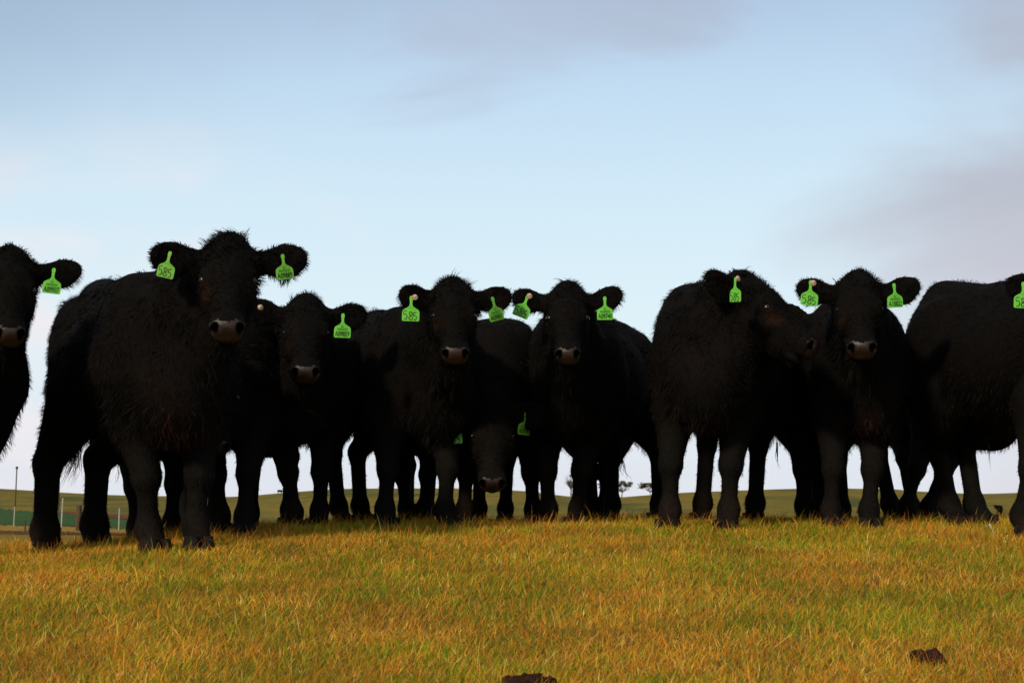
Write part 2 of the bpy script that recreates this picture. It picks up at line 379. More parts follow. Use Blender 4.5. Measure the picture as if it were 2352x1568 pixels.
class Ell:
    def __init__(s, c, r, R=np.eye(3)): s.c = np.asarray(c, float); s.r = np.asarray(r, float); s.R = R   # R columns = axes
    def bounds(s):
        e = np.sqrt(((s.R * s.r[None, :]) ** 2).sum(1)); return s.c - e, s.c + e
    def dist(s, x, y, z):
        X_, Y_, Z_ = x - s.c[0], y - s.c[1], z - s.c[2]; k0 = 0; k1 = 0
        for i in range(3):
            a = s.R[:, i]; w = X_ * a[0] + Y_ * a[1] + Z_ * a[2]; k0 = k0 + (w / s.r[i]) ** 2; k1 = k1 + (w / s.r[i] ** 2) ** 2
        k0 = np.sqrt(k0); k1 = np.sqrt(k1) + 1e-9
        return k0 * (k0 - 1) / k1
def surface_nets(fd):
    F = fd.F; S = F < 0; n = F.shape
    c = np.zeros(tuple(k - 1 for k in n), np.int8)
    for i in (0, 1):
        for j in (0, 1):
            for k in (0, 1): c += S[i:n[0] - 1 + i, j:n[1] - 1 + j, k:n[2] - 1 + k]
    mask = (c > 0) & (c < 8); idx = np.argwhere(mask); vid = np.full(mask.shape, -1, np.int64); vid[mask] = np.arange(len(idx))
    pos = np.zeros((len(idx), 3)); cnt = np.zeros(len(idx))
    cs = [(i, j, k) for i in (0, 1) for j in (0, 1) for k in (0, 1)]
    for a in cs:
        for ax in range(3):
            if a[ax]: continue
            b = list(a); b[ax] = 1
            fa = F[idx[:, 0] + a[0], idx[:, 1] + a[1], idx[:, 2] + a[2]].astype(float); fb = F[idx[:, 0] + b[0], idx[:, 1] + b[1], idx[:, 2] + b[2]].astype(float)
            cr_ = (fa < 0) != (fb < 0); t = np.where(cr_, fa / np.where(cr_, fa - fb, 1), 0)
            p = np.tile(np.array(a, float), (len(idx), 1)); p[:, ax] += t
            pos += np.where(cr_[:, None], p, 0); cnt += cr_
    V = fd.lo + (idx + pos / cnt[:, None]) * fd.h
    faces = []
    for ax in range(3):
        o1, o2 = (ax + 1) % 3, (ax + 2) % 3
        sa = [slice(None)] * 3; sb = [slice(None)] * 3; sa[ax] = slice(0, -1); sb[ax] = slice(1, None)
        D = S[tuple(sa)] != S[tuple(sb)]; e = np.argwhere(D)
        e = e[(e[:, o1] > 0) & (e[:, o2] > 0) & (e[:, o1] < n[o1] - 1) & (e[:, o2] < n[o2] - 1)]
        ins = S[e[:, 0], e[:, 1], e[:, 2]]
        q = []
        for (d1, d2) in ((-1, -1), (0, -1), (0, 0), (-1, 0)):
            g = e.copy(); g[:, o1] += d1; g[:, o2] += d2; q.append(vid[g[:, 0], g[:, 1], g[:, 2]])
        q = np.stack(q, 1); q[~ins] = q[~ins][:, ::-1]; faces.append(q)
    return V, np.concatenate(faces)

# ------------------------------------------------------------------ hair
def ribbons(roots, dirs, lens, widths, curl, segs, rng, cols=None):
    """tapering flat strands; curl = (n,3) bend vector"""
    n = len(roots); rows = []
    side = np.cross(dirs, rng.normal(size=(n, 3))); side /= np.linalg.norm(side, axis=1)[:, None] + 1e-9
    for i in range(segs):
        t = i / segs; c = roots + dirs * (lens * t)[:, None] + curl * (lens * t * t)[:, None]; w = widths * (1 - 0.55 * t)
        rows += [c - side * w[:, None], c + side * w[:, None]]
    rows.append(roots + dirs * lens[:, None] + curl * lens[:, None])
    k = 2 * segs + 1; V = np.stack(rows, 1).reshape(-1, 3); o = np.arange(n)[:, None] * k; tr = []
    for i in range(segs - 1): a = 2 * i; tr += [[a, a + 1, a + 3], [a, a + 3, a + 2]]
    tr.append([2 * segs - 2, 2 * segs - 1, 2 * segs])
    return V, (o[:, None, :] + np.array(tr)[None]).reshape(-1, 3), k
def strand(path, r, sides=4):
    """one thick lock following a 3-D path, tapering to its tip"""
    path = np.asarray(path, float); n = len(path); V = []; Fc = []
    for i, p in enumerate(path):
        t = path[min(i + 1, n - 1)] - path[max(i - 1, 0)]; t /= np.linalg.norm(t) + 1e-9
        a = np.cross(t, (0.3, 0.2, 1)); a /= np.linalg.norm(a) + 1e-9; b = np.cross(t, a); rr = r * (1 - 0.92 * i / (n - 1))
        for k in range(sides): w = 2 * math.pi * k / sides; V.append(p + rr * (a * math.cos(w) + b * math.sin(w)))
    for i in range(n - 1):
        for k in range(sides): Fc.append((i * sides + k, i * sides + (k + 1) % sides, (i + 1) * sides + (k + 1) % sides, (i + 1) * sides + k))
    return V, Fc
def strands_obj(name, paths, parent, loc, r, col=(0.008, 0.007, 0.006)):
    V = []; Fc = []
    for p in paths:
        v, f = strand(p, r * random.uniform(0.6, 1.2)); o = len(V); V += v; Fc += [tuple(i + o for i in q) for q in f]
    ob = mesh_obj(name, V, Fc, M['hair'], parent, smooth=True, loc=loc); set_col(ob, np.tile(np.array(col), (len(V), 1))); return ob
def wisp_paths(pts, n, spread, curl, seed):
    """n wavy locks that follow the polyline pts (3-D)"""
    rg = np.random.default_rng(seed); pts = np.asarray(pts, float); out = []
    for i in range(n):
        m_ = 14; t = np.linspace(0, rg.uniform(0.65, 1.0), m_); s = t * (len(pts) - 1); k = np.minimum(s.astype(int), len(pts) - 2); fr = (s - k)[:, None]
        c = pts[k] * (1 - fr) + pts[k + 1] * fr
        off = rg.normal(0, spread, 3) * np.array([1, 1, 0.3]); ph = rg.uniform(0, 6.28); am = rg.uniform(0.4, 1.2) * curl; fq = rg.uniform(7, 13)
        c = c + off * (0.35 + t[:, None]) + np.stack([np.sin(t * fq + ph), np.cos(t * fq + ph), 0 * t], 1) * am * t[:, None]
        out.append(c)
    return out

# ------------------------------------------------------------------ ear tags
DIGITS = {'5': [[(0.75, 1.0), (0.12, 0.98), (0.1, 0.58), (0.45, 0.64), (0.78, 0.45), (0.78, 0.2), (0.5, 0.0), (0.15, 0.04)]],
          '8': [[(0.5, 0.52), (0.18, 0.72), (0.25, 0.95), (0.5, 1.0), (0.78, 0.92), (0.78, 0.72), (0.5, 0.52), (0.15, 0.3), (0.15, 0.08), (0.5, 0.0), (0.85, 0.1), (0.85, 0.32), (0.5, 0.52)]]}
def tag_outline():
    w, h = 0.035, 0.058; pts = []       # panel below, stem above; origin at the rivet
    top = -0.036; bot = top - h
    def arc(cx, cy, r, a0, a1, n=5): return [(cx + r * math.cos(math.radians(a0 + (a1 - a0) * i / n)), cy + r * math.sin(math.radians(a0 + (a1 - a0) * i / n))) for i in range(n + 1)]
    pts += [(0.0065, 0.004), (0.0075, -0.004), (0.0055, -0.012), (0.0052, -0.028), (0.010, top)]
    pts += [(0.022, top - 0.007), (0.031, top - 0.013), (w - 0.001, top - 0.019), (w, top - 0.026)]
    pts += arc(w - 0.006, bot + 0.006, 0.006, 0, -90)
    L_ = [(-x, y) for x, y in reversed(pts)]
    return pts + L_ + [(-0.003, 0.008), (-0.001, 0.0035), (0.001, 0.0035), (0.003, 0.008)]
def text_mesh(txt, size, xs):
    cu = bpy.data.curves.new('lettering_curve', 'FONT'); cu.body = txt; cu.size = size; cu.align_x = 'CENTER'; cu.extrude = 0.0002; cu.resolution_u = 3
    cu.offset = size * 0.006
    ob = bpy.data.objects.new('lettering_tmp', cu); C.objects.link(ob)
    dg = bpy.context.evaluated_depsgraph_get(); me = bpy.data.meshes.new_from_object(ob.evaluated_get(dg))
    V = [(v.co.x * xs, v.co.y, v.co.z) for v in me.vertices]; F_ = [tuple(p.vertices) for p in me.polygons]
    bpy.data.objects.remove(ob); bpy.data.curves.remove(cu); bpy.data.meshes.remove(me); return V, F_
def make_tag(root, rootloc, u, v, y, text, roll=0, yaw=0, pitch=0, shaded_dirty=False, scale=1.0):
    pos = P(u, v, y) - rootloc
    R = Matrix.Rotation(math.radians(yaw), 4, 'Z') @ Matrix.Rotation(math.radians(90 + pitch), 4, 'X') @ Matrix.Rotation(math.radians(roll), 4, 'Z')
    T = Matrix.Translation(Vector(pos)) @ R @ Matrix.Scale(scale, 4)
    ol = tag_outline(); n = len(ol); th = 0.0011
    def warp(x, yy, z): return (x, yy, z + 0.0025 * math.cos(x * 60) - 0.5 * (yy + 0.03) ** 2)
    # subdivided panel: triangulated by bmesh after filling the outline
    import bmesh
    bm = bmesh.new()
    a = [bm.verts.new(warp(x, yy, th)) for x, yy in ol]; b = [bm.verts.new(warp(x, yy, -th)) for x, yy in ol]
    bm.faces.new(a); bm.faces.new(list(reversed(b)))
    for i in range(n): bm.faces.new((a[i], b[i], b[(i + 1) % n], a[(i + 1) % n]))
    bmesh.ops.triangulate(bm, faces=[f for f in bm.faces if len(f.verts) > 4]); bmesh.ops.recalc_face_normals(bm, faces=bm.faces)
    me = bpy.data.meshes.new('ear_tag'); bm.to_mesh(me); bm.free(); me.materials.append(M['tag_shaded_dirty' if shaded_dirty else 'tag'])
    o = bpy.data.objects.new('ear_tag', me); C.objects.link(o); o.parent = root; o.matrix_local = T
    o['label'] = ('green plastic ear tag hand-lettered ' if text == '585' else 'green plastic ear tag printed ') + text
    if text == '585':
        V = []; F_ = []
        rg = random.Random(int(u * 7))
        for ci, ch in enumerate(text):
            x0 = -0.0295 + ci * 0.0195 + rg.uniform(-0.001, 0.001); y0 = -0.088 + rg.uniform(-0.001, 0.001) - (0.002 if ci == 2 else 0); W = 0.018; H = 0.034 - ci * 0.002
            for st in DIGITS[ch]:
                q = np.array([(x0 + p[0] * W, y0 + p[1] * H) for p in st])
                m_ = 40; t = np.linspace(0, len(q) - 1, m_); k = np.minimum(t.astype(int), len(q) - 2); fr = (t - k)[:, None]
                qa = q[np.maximum(k - 1, 0)]; qb = q[k]; qc = q[k + 1]; qd = q[np.minimum(k + 2, len(q) - 1)]
                c = 0.5 * ((2 * qb) + (qc - qa) * fr + (2 * qa - 5 * qb + 4 * qc - qd) * fr ** 2 + (3 * qb - qa - 3 * qc + qd) * fr ** 3)
                tg = np.gradient(c, axis=0); tg /= np.linalg.norm(tg, axis=1)[:, None] + 1e-9; nn = np.stack([-tg[:, 1], tg[:, 0]], 1) * 0.0012
                o0 = len(V)
                for i in range(m_):
                    for s_ in (1, -1): xx, yy = c[i] + nn[i] * s_; V.append(warp(xx, yy, th + 0.0004))
                F_ += [(o0 + 2 * i, o0 + 2 * i + 1, o0 + 2 * i + 3, o0 + 2 * i + 2) for i in range(m_ - 1)]
        mat = M['ink']
    else:
        V = []; F_ = []
        for t_, sz, xs, yy in (('EU', 0.0105, 0.85, -0.0515), ('SA556025', 0.0120, 0.90, -0.0625), (text, 0.031, 0.62, -0.0885)):
            v_, f_ = text_mesh(t_, sz, xs); o0 = len(V); V += [warp(p[0], p[1] + yy, th + 0.0004) for p in v_]; F_ += [tuple(i + o0 for i in q) for q in f_]
        mat = M['print']
    me = bpy.data.meshes.new('lettering'); me.from_pydata(V, [], F_); me.update(); me.materials.append(mat)
    lo = bpy.data.objects.new('lettering', me); C.objects.link(lo); lo.parent = o
    return T
def make_button(root, rootloc, u, v, y, yaw=0, r=0.0125):
    pos = P(u, v, y) - rootloc
    V = []; F_ = []; prof = [(0.0, 0.35), (0.25, 0.34), (0.32, 0.22), (0.95, 0.16), (1.0, 0.0), (0.9, -0.12), (0, -0.12)]; n = 16
    for a, b in prof:
        for k in range(n): w = 2 * math.pi * k / n; V.append((r * a * math.cos(w), r * a * math.sin(w), r * b * 1.6))
    for i in range(len(prof) - 1):
        for k in range(n): F_.append((i * n + k, i * n + (k + 1) % n, (i + 1) * n + (k + 1) % n, (i + 1) * n + k))
    me = bpy.data.meshes.new('ear_button'); me.from_pydata(V, [], F_); me.update(); me.materials.append(M['button'])
    me.polygons.foreach_set('use_smooth', np.ones(len(me.polygons), bool))
    o = bpy.data.objects.new('ear_button', me); C.objects.link(o); o.parent = root
    o.matrix_local = Matrix.Translation(Vector(pos)) @ Matrix.Rotation(math.radians(yaw), 4, 'Z') @ Matrix.Rotation(math.radians(78), 4, 'X')

# ------------------------------------------------------------------ a calf
def unit(v): v = np.asarray(v, float); return v / (np.linalg.norm(v) + 1e-12)
def calf(spec):
    """a standing black calf; feet, head and ears are put where spec says, the trunk between them"""
    g = spec.get
    s = g('s', 1.0); h = g('res', 0.0075); yaw = math.radians(spec['yaw']); by = spec['base'][1]; bx = X(spec['base'][0], by)
    fw = np.array([math.sin(yaw), -math.cos(yaw), 0.0]); lat = np.array([math.cos(yaw), math.sin(yaw), 0.0]); up = np.array([0, 0, 1.0])
    zg = gz(bx, by); base = np.array([bx, by, zg]); wd = g('wide', 1.0)
    def bp(f, l, z): return base + s * (f * fw + l * wd * lat + z * up)
    R = np.stack([fw, lat, up], 1)
    prims = []; add = lambda p, k=0.06, sub=False: prims.append((p, k, sub))
    bl = g('belly', 0.0)
    add(Ell(bp(0.0, 0, 0.735 - bl / 2), s * np.array([0.56, 0.245 * wd, 0.265 + bl / 2]), R))
    add(Ell(bp(-0.08, 0, 0.70 - bl), s * np.array([0.40, 0.25 * wd, 0.24]), R), 0.08)
    add(Ell(bp(0.38, 0, 0.70), s * np.array([0.25, 0.200 * wd, 0.30]), R), 0.10)
    add(Cap(bp(0.34, 0, 0.875), s * 0.12, bp(-0.10, 0, 0.905), s * 0.12), 0.08)
    add(Cap(bp(-0.10, 0, 0.905), s * 0.12, bp(-0.50, 0, 0.945 + g('rump', 0)), s * 0.105), 0.08)
    add(Ell(bp(-0.42, 0, 0.83), s * np.array([0.23, 0.22 * wd, 0.19]), R), 0.08)
    for q in (-1, 1):
        add(Ell(bp(-0.36, q * 0.15, 0.90 + g('rump', 0) * 0.5), s * np.array([0.08, 0.05, 0.05]), R), 0.08)
        add(Ell(bp(0.34, q * 0.13, 0.76), s * np.array([0.13, 0.10, 0.24]), R), 0.08)
    add(Ell(bp(-0.60, 0, 0.90), s * np.array([0.07, 0.10, 0.09]), R), 0.08)
    # head frame
    hu, hv, hy = spec['head']; hyaw = math.radians(g('hyaw', 0)) - math.atan((hu - CU) / FPX); th = math.radians(g('hpitch', 50)); hs = g('hs', 1.0)
    O = P(hu, hv, hy); hf = np.array([math.sin(hyaw), -math.cos(hyaw), 0]); Xh = np.array([math.cos(hyaw), math.sin(hyaw), 0])
    Fh = math.cos(th) * hf - math.sin(th) * up; Uh = math.sin(th) * hf + math.cos(th) * up
    ro = math.radians(g('hroll', 0)); Xh, Uh = math.cos(ro) * Xh + math.sin(ro) * Uh, -math.sin(ro) * Xh + math.cos(ro) * Uh
    RH = np.stack([Xh, Uh, Fh], 1)
    def hp(x, u_, t): return O + hs * (x * Xh + u_ * Uh + t * Fh)
    # neck: heavy crest above, dewlap and brisket below
    nb = bp(0.40, 0, 0.77); ne = hp(0, -0.085, -0.02); ax = unit(np.cross(ne - nb, up)) if np.linalg.norm(np.cross(ne - nb, up)) > 1e-3 else lat
    nk = g('neck', 1.0)
    mid = nb * 0.5 + ne * 0.5 + np.array([0, 0, -0.01 * s])
    add(Cap(nb, s * 0.20 * nk, mid, s * 0.145 * nk, ax, 0.9), 0.10); add(Cap(mid, s * 0.145 * nk, ne, s * 0.095, ax, 0.95), 0.07)
    br = bp(0.56, 0, 0.56); add(Ell(br, s * np.array([0.14, 0.135 * wd, 0.16]), R), 0.10)
    jaw = hp(0, -0.12, 0.10)
    if g('dewlap', True): add(Cap(br, s * 0.13, jaw * 0.55 + br * 0.45, s * 0.095, ax, 0.7), 0.10); add(Cap(jaw * 0.55 + br * 0.45, s * 0.095, jaw, s * 0.07, ax, 0.75), 0.06)
    # legs
    feet = spec['feet']; foot_pts = []
    for name, l in (('fa', -1), ('fb', 1), ('ha', -1), ('hb', 1)):
        fu, fy = feet[name]; fx = X(fu, fy); f0 = np.array([fx, fy, gz(fx, fy)]); lg = g('leg', 1.0); bulk = g('bulk', 1.0) * s
        if name[0] == 'f':
            sh = bp(0.36, l * 0.15, 0.64); toe = unit(fw * 0.8 + unit((f0 - sh) * [1, 1, 0]) * 0.2)
            el = sh * 0.55 + (f0 + up * 0.40 * s) * 0.45 - fw * 0.03 * s; el[2] = base[2] + 0.50 * s
            kn = el * 0.33 + f0 * 0.67 + fw * 0.025 * s; kn[2] = f0[2] + 0.265 * s * lg
            fe = f0 + up * 0.085 * s - fw * 0.005
            add(Cap(sh, 0.135 * bulk, el, 0.098 * bulk, lat, 0.85), 0.07); add(Cap(el, 0.086 * bulk, kn, 0.043 * bulk), 0.04)
            add(Ell(kn + up * 0.0, np.array([0.049, 0.048, 0.056]) * bulk, R), 0.018)
            add(Cap(kn, 0.034 * bulk, fe, 0.031 * bulk), 0.022)
        else:
            bulk = bulk * g('hind', 1.0); hip = bp(-0.40, l * 0.12, 0.72); st = bp(-0.30, l * 0.165, 0.56); toe = fw
            add(Ell(hip, s * np.array([0.19, 0.115, 0.23]), R), 0.08)
            add(Ell(hip + s * np.array([0, 0, -0.12]) - fw * 0.07 * s, s * np.array([0.13, 0.09, 0.17]), R), 0.08)
            hk = np.array([*(f0[:2] - fw[:2] * 0.075 * s), f0[2] + 0.36 * s * lg]); hk[:2] = hk[:2] * 0.85 + hip[:2] * 0.15 - fw[:2] * 0.02
            add(Cap(st * 0.6 + hip * 0.4 - up * 0.06 * s, 0.105 * bulk, hk, 0.048 * bulk, lat, 0.85), 0.055); fe = f0 + up * 0.09 * s - fw * 0.02 * s
            add(Ell(hk - fw * 0.012, np.array([0.052, 0.037, 0.052]) * bulk, R), 0.02)
            add(Cap(hk, 0.037 * bulk, fe, 0.033 * bulk), 0.025)
        add(Ell(fe, np.array([0.043, 0.042, 0.044]) * bulk, R), 0.03)
        hoof = f0 + toe * 0.035 * s + up * 0.025
        add(Cap(fe - up * 0.01, 0.038 * bulk, hoof, 0.042 * bulk), 0.02); foot_pts.append((hoof, toe))
    # tail
    if g('tail', True):
        t0 = bp(-0.62, 0, 0.95); t1 = bp(-0.71, 0.0, 0.72); t2 = bp(-0.70, 0.02, 0.42)
        add(Cap(t0, 0.035 * s, t1, 0.026 * s), 0.03); add(Cap(t1, 0.026 * s, t2, 0.02 * s), 0.02)
    if 'extra' in spec:
        for (a, ra, b, rb) in spec['extra']: add(Cap(P(*a), ra, P(*b), rb), 0.05)
    # head
    fcw = g('face', 1.0); he = lambda x, u_, t, a, b, c, k=0.03, sub=False: add(Ell(hp(x * fcw, u_, t), hs * np.array([a * (fcw if abs(x) < 1e-6 else 1), b, c]), RH), k, sub)
    he(0, -0.035, 0.03, 0.093, 0.095, 0.100, 0.05); he(0, -0.03, 0.0, 0.100, 0.06, 0.05, 0.05)
    he(0, -0.005, -0.052, 0.050, 0.055, 0.055, 0.06)
    he(0, 0.010, 0.095, 0.080, 0.052, 0.105, 0.03)
    add(Cap(hp(0, -0.02, 0.09), hs * 0.074, hp(0, -0.014, 0.30), hs * 0.048), 0.03)
    add(Cap(hp(0, -0.095, 0.09), hs * 0.068, hp(0, -0.070, 0.27), hs * 0.042), 0.04)
    for q in (-1, 1):
        he(q * 0.064, -0.06, 0.12, 0.030, 0.06, 0.07, 0.03)
        he(q * 0.071, 0.012, 0.120, 0.028, 0.026, 0.034, 0.02)
    he(0, -0.010, 0.316, 0.060, 0.044, 0.044, 0.02); he(0, -0.004, 0.338, 0.046, 0.030, 0.026, 0.015)
    for q in (-1, 1): he(q * 0.034, -0.004, 0.338, 0.027, 0.030, 0.026, 0.015)
    he(0, -0.036, 0.336, 0.052, 0.026, 0.032, 0.015)
    he(0, -0.080, 0.305, 0.041, 0.024, 0.045, 0.012)
    for q in (-1, 1):
        add(Ell(hp(q * 0.041 * fcw, 0.008, 0.360), hs * np.array([0.0115, 0.022, 0.024]), RH @ np.array([[math.cos(q * 0.5), -math.sin(q * 0.5), 0], [math.sin(q * 0.5), math.cos(q * 0.5), 0], [0, 0, 1.0]])), 0.008, True)
        he(q * 0.092, 0.018, 0.128, 0.015, 0.012, 0.018, 0.008, True)
    he(0, -0.061, 0.352, 0.046, 0.0055, 0.03, 0.006, True)
    # ears
    ears = []
    for q, key in ((-1, 'ea'), (1, 'eb')):
        e = g(key, {}); ln = e.get('len', 0.165) * hs; dr = math.radians(e.get('up', 0)); fo = math.radians(e.get('fwd', 10))
        e0 = hp(q * 0.085, -0.02, 0.0)
        vup = g('earup', None); eu = unit(-Fh * 0.75 + Uh * 0.35)           # 'up' within the ear's plane
        ed = unit(q * Xh * math.cos(dr) + eu * math.sin(dr)); ed = unit(ed * math.cos(fo) + hf * math.sin(fo))
        nrm = unit(hf - ed * np.dot(hf, ed)); wv = unit(np.cross(nrm, ed)); wv = wv * np.sign(wv[2] if abs(wv[2]) > 1e-6 else 1)
        w = e.get('w', 1.0) * hs
        add(Cap(e0, 0.029 * hs, e0 + ed * ln * 0.30, 0.029 * w, nrm, 0.75), 0.02)
        add(Cap(e0 + ed * ln * 0.28, 0.030 * w, e0 + ed * ln * 0.60 - wv * 0.002, 0.051 * w, nrm, 0.30), 0.02)
        add(Cap(e0 + ed * ln * 0.60 - wv * 0.002, 0.051 * w, e0 + ed * ln * 0.82 + wv * 0.008, 0.036 * w, nrm, 0.30), 0.015)
        add(Ell(e0 + ed * ln * 0.60 + nrm * 0.022, np.array([0.012, 0.045 * w, ln * 0.30]), np.stack([nrm, wv, ed], 1)), 0.012, True)
        ears.append((e0, ed, ln, nrm, wv))
    lo = np.min([p.bounds()[0] for p, k, sb in prims if not sb], 0) - 3 * h; hi = np.max([p.bounds()[1] for p, k, sb in prims if not sb], 0) + 3 * h
    fd = Field(lo, hi, h)
    for p, k, sb in prims: fd.put(p, k, sb)
    V, Fc = surface_nets(fd)
    # keep the one connected surface
    root = empty(g('name', 'black_calf'), base); tag(root, g('label'), g('cat', 'calf'), g('group'))
    body = mesh_obj('body', V, Fc, [M['coat'], M['nose']], root, smooth=True, loc=base)
    # colours
    rel = V - O; hx = rel @ Xh / hs; hu_ = rel @ Uh / hs; ht = rel @ Fh / hs
    zr = (V[:, 2] - base[2]) / s
    col = np.tile(np.array([0.0050, 0.0043, 0.0036]), (len(V), 1))
    nzv = vnoise(V[:, 0] * 9 + V[:, 1] * 5, V[:, 2] * 7, 5)
    legm = sm(-zr, -0.50, -0.32)[:, None]; col = col * (1 - legm) + np.array([0.0070, 0.0064, 0.0054]) * legm * 1.0
    bd = np.linalg.norm((V - (br - up * 0.02)) / np.array([0.17, 0.17, 0.20]), axis=1)
    rd = (np.clip(1.15 - bd, 0, 1) * np.clip(nzv * 2.4 - 0.8, 0, 1))[:, None] * g('red', 0.35)
    col = col * (1 - rd) + np.array([0.042, 0.012, 0.007]) * rd
    et = np.min([np.linalg.norm(rel / hs - (q * 0.080 * Xh + 0.0 * Uh + 0.175 * Fh), axis=1) for q in (-1, 1)], 0)
    er = (np.clip(1 - et / 0.045, 0, 1) * np.clip(nzv * 2 - 0.6, 0, 1))[:, None] * 0.6; col = col * (1 - er) + np.array([0.05, 0.022, 0.010]) * er
    mudm = (sm(-zr, -0.18, -0.05) * np.clip(nzv * 2 - 0.7, 0, 1))[:, None] * 0.7; col = col * (1 - mudm) + np.array([0.022, 0.013, 0.008]) * mudm
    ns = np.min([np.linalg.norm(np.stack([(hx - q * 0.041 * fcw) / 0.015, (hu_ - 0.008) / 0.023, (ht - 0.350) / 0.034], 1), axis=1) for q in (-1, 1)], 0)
    nc = np.clip((ns - 0.75) / 0.4, 0.03, 1) * (1.25 - 0.8 * sm(-hu_, 0.015, 0.05)); nose_c = np.repeat(nc[:, None], 3, 1)  # paints recess shade into the nostrils; pad gets darker towards the lip
    set_col(body, col); set_col(body, nose_c, 'nose_tone')
    # nose pad faces
    fc = V[Fc].mean(1) - O; fx_ = fc @ Xh / hs; fu_ = fc @ Uh / hs; ft_ = fc @ Fh / hs
    pad = (ft_ > 0.322 + 0.25 * np.abs(fx_) - 0.3 * np.minimum(fu_ - 0.0, 0) * 0) & (fu_ > -0.052) & (fu_ < 0.030) & (np.abs(fx_) < 0.056 * fcw + 0.3 * np.minimum(fu_, 0))
    body.data.polygons.foreach_set('material_index', pad.astype(np.int32))
    # eyes
    for q in (-1, 1):
        c = hp(q * 0.081, 0.010, 0.128) - base; Vv = []; Ff = []; n1_, n2_ = 8, 12; r_ = 0.0165 * hs
        for i in range(n1_ + 1):
            for j in range(n2_):
                a = math.pi * i / n1_; b = 2 * math.pi * j / n2_; Vv.append((c[0] + r_ * math.sin(a) * math.cos(b), c[1] + r_ * math.sin(a) * math.sin(b), c[2] + r_ * math.cos(a)))
        for i in range(n1_):
            for j in range(n2_): Ff.append((i * n2_ + j, i * n2_ + (j + 1) % n2_, (i + 1) * n2_ + (j + 1) % n2_, (i + 1) * n2_ + j))
        mesh_obj('eye', Vv, Ff, M['eye'], root, smooth=True)
    if g('hooves', True):
        for hf_, toe in foot_pts:
            sd_ = np.cross(up, toe); Vv = []; Ff = []
            for q in (-1, 1):                                  # two claws
                o0 = len(Vv)
                for zz, k_ in ((-0.024, 1.12), (0.022, 0.86)):
                    for j in range(10):
                        a = 2 * math.pi * j / 10; Vv.append(hf_ - base + toe * (0.012 + 0.058 * k_ * s * math.cos(a)) + sd_ * (q * 0.027 * s + 0.026 * s * k_ * math.sin(a)) + up * zz)
                Ff += [(o0 + j, o0 + (j + 1) % 10, o0 + 10 + (j + 1) % 10, o0 + 10 + j) for j in range(10)] + [tuple(o0 + 10 + j for j in range(10))]
            mesh_obj('hoof', Vv, Ff, M['hoof'], root, smooth=True)
    # coat
    rg = np.random.default_rng(int(abs(spec['base'][0]) * 13 + 5)); nh = g('hairs', 34000)
    if nh:
        tri = np.concatenate([Fc[:, [0, 1, 2]], Fc[:, [0, 2, 3]]]); A, B, D = V[tri[:, 0]], V[tri[:, 1]], V[tri[:, 2]]
        nn = np.cross(B - A, D - A); ar = np.linalg.norm(nn, axis=1); nn /= ar[:, None] + 1e-12
        cen = (A + B + D) / 3; hd = np.linalg.norm(cen - O, axis=1)
        ear_d = np.min([np.linalg.norm(cen - (e0 + ed * np.clip((cen - e0) @ ed, 0.3 * ln, ln)[:, None]), axis=1) for e0, ed, ln, nr, wv in ears], 0)
        wgt = ar * np.where(hd < 0.35, 2.2, 1.0) * np.where(ear_d < 0.07, 2.2, 1.0)
        ch = rg.choice(len(tri), nh, p=wgt / wgt.sum()); a = rg.random(nh); b = rg.random(nh); fl = a + b > 1; a[fl] = 1 - a[fl]; b[fl] = 1 - b[fl]
        pts = A[ch] + (B[ch] - A[ch]) * a[:, None] + (D[ch] - A[ch]) * b[:, None]; nr = nn[ch]
        q = pts - O; qx = q @ Xh / hs; qu = q @ Uh / hs; qt = q @ Fh / hs
        inhead = (qt > -0.12) & (np.linalg.norm(q, axis=1) < 0.42 * hs) & (np.abs(qx) < 0.125) & (qu > -0.15)
        onpad = (qt > 0.30) & (qu > -0.10) & inhead
        zz = (pts[:, 2] - base[2]) / s
        flow = np.tile(-up * 0.75 - fw * 0.25, (nh, 1)); flow[inhead] = -Fh * 0.25 - up * 0.15
        edist = ear_d[ch] < 0.062
        for e0, ed, ln, _, wv in ears:
            m_ = edist & (np.linalg.norm(pts - (e0 + ed * ln * 0.6), axis=1) < 0.13); flow[m_] = ed * 0.9 - up * 0.15
        cn = vnoise(pts[:, 0] * 22 + pts[:, 1] * 9, pts[:, 2] * 22, 41) ; dirn = np.stack([vnoise(pts[:, 0] * 30 + 7 * k, pts[:, 2] * 30 + pts[:, 1] * 17, 50 + k) - 0.5 for k in range(3)], 1)
        d = nr * 0.60 + flow * 0.6 + dirn * 1.2 + rg.normal(0, 0.12, (nh, 3)); d /= np.linalg.norm(d, axis=1)[:, None]
        ln_ = 0.010 + 0.026 * cn ** 1.5 * (0.5 + 0.5 * rg.random(nh))
        top = (zz > 0.95) & ~inhead; ln_[top] += 0.010 * cn[top]
        low = (zz < 0.45); ln_[low] = 0.007 + 0.013 * cn[low] * rg.random(low.sum())
        und = (nr[:, 2] < -0.3) & (zz > 0.35) & (zz < 0.7); ln_[und] += 0.004 + 0.020 * cn[und]; bk = (zz > 0.6) & ~inhead; ln_[bk] += 0.002
        ln_[inhead] = 0.009 + 0.010 * cn[inhead]; hm = inhead & (qt < 0.06); ln_[hm] += 0.020 * cn[hm]; ck = inhead & (qt > 0.03) & (qu < -0.05); ln_[ck] += 0.012 * cn[ck]
        ln_[edist] = 0.014 + 0.020 * cn[edist] * rg.random(edist.sum()); ln_ *= g('shag', 1.0)
        ok = ~onpad
        eyed = np.min([np.linalg.norm(q / hs - (w_ * 0.090 * Xh + 0.013 * Uh + 0.128 * Fh), axis=1) for w_ in (-1, 1)], 0); ok &= eyed > 0.026
        pts, d, ln_, nr = pts[ok], d[ok], ln_[ok], nr[ok]; k_ = len(pts)
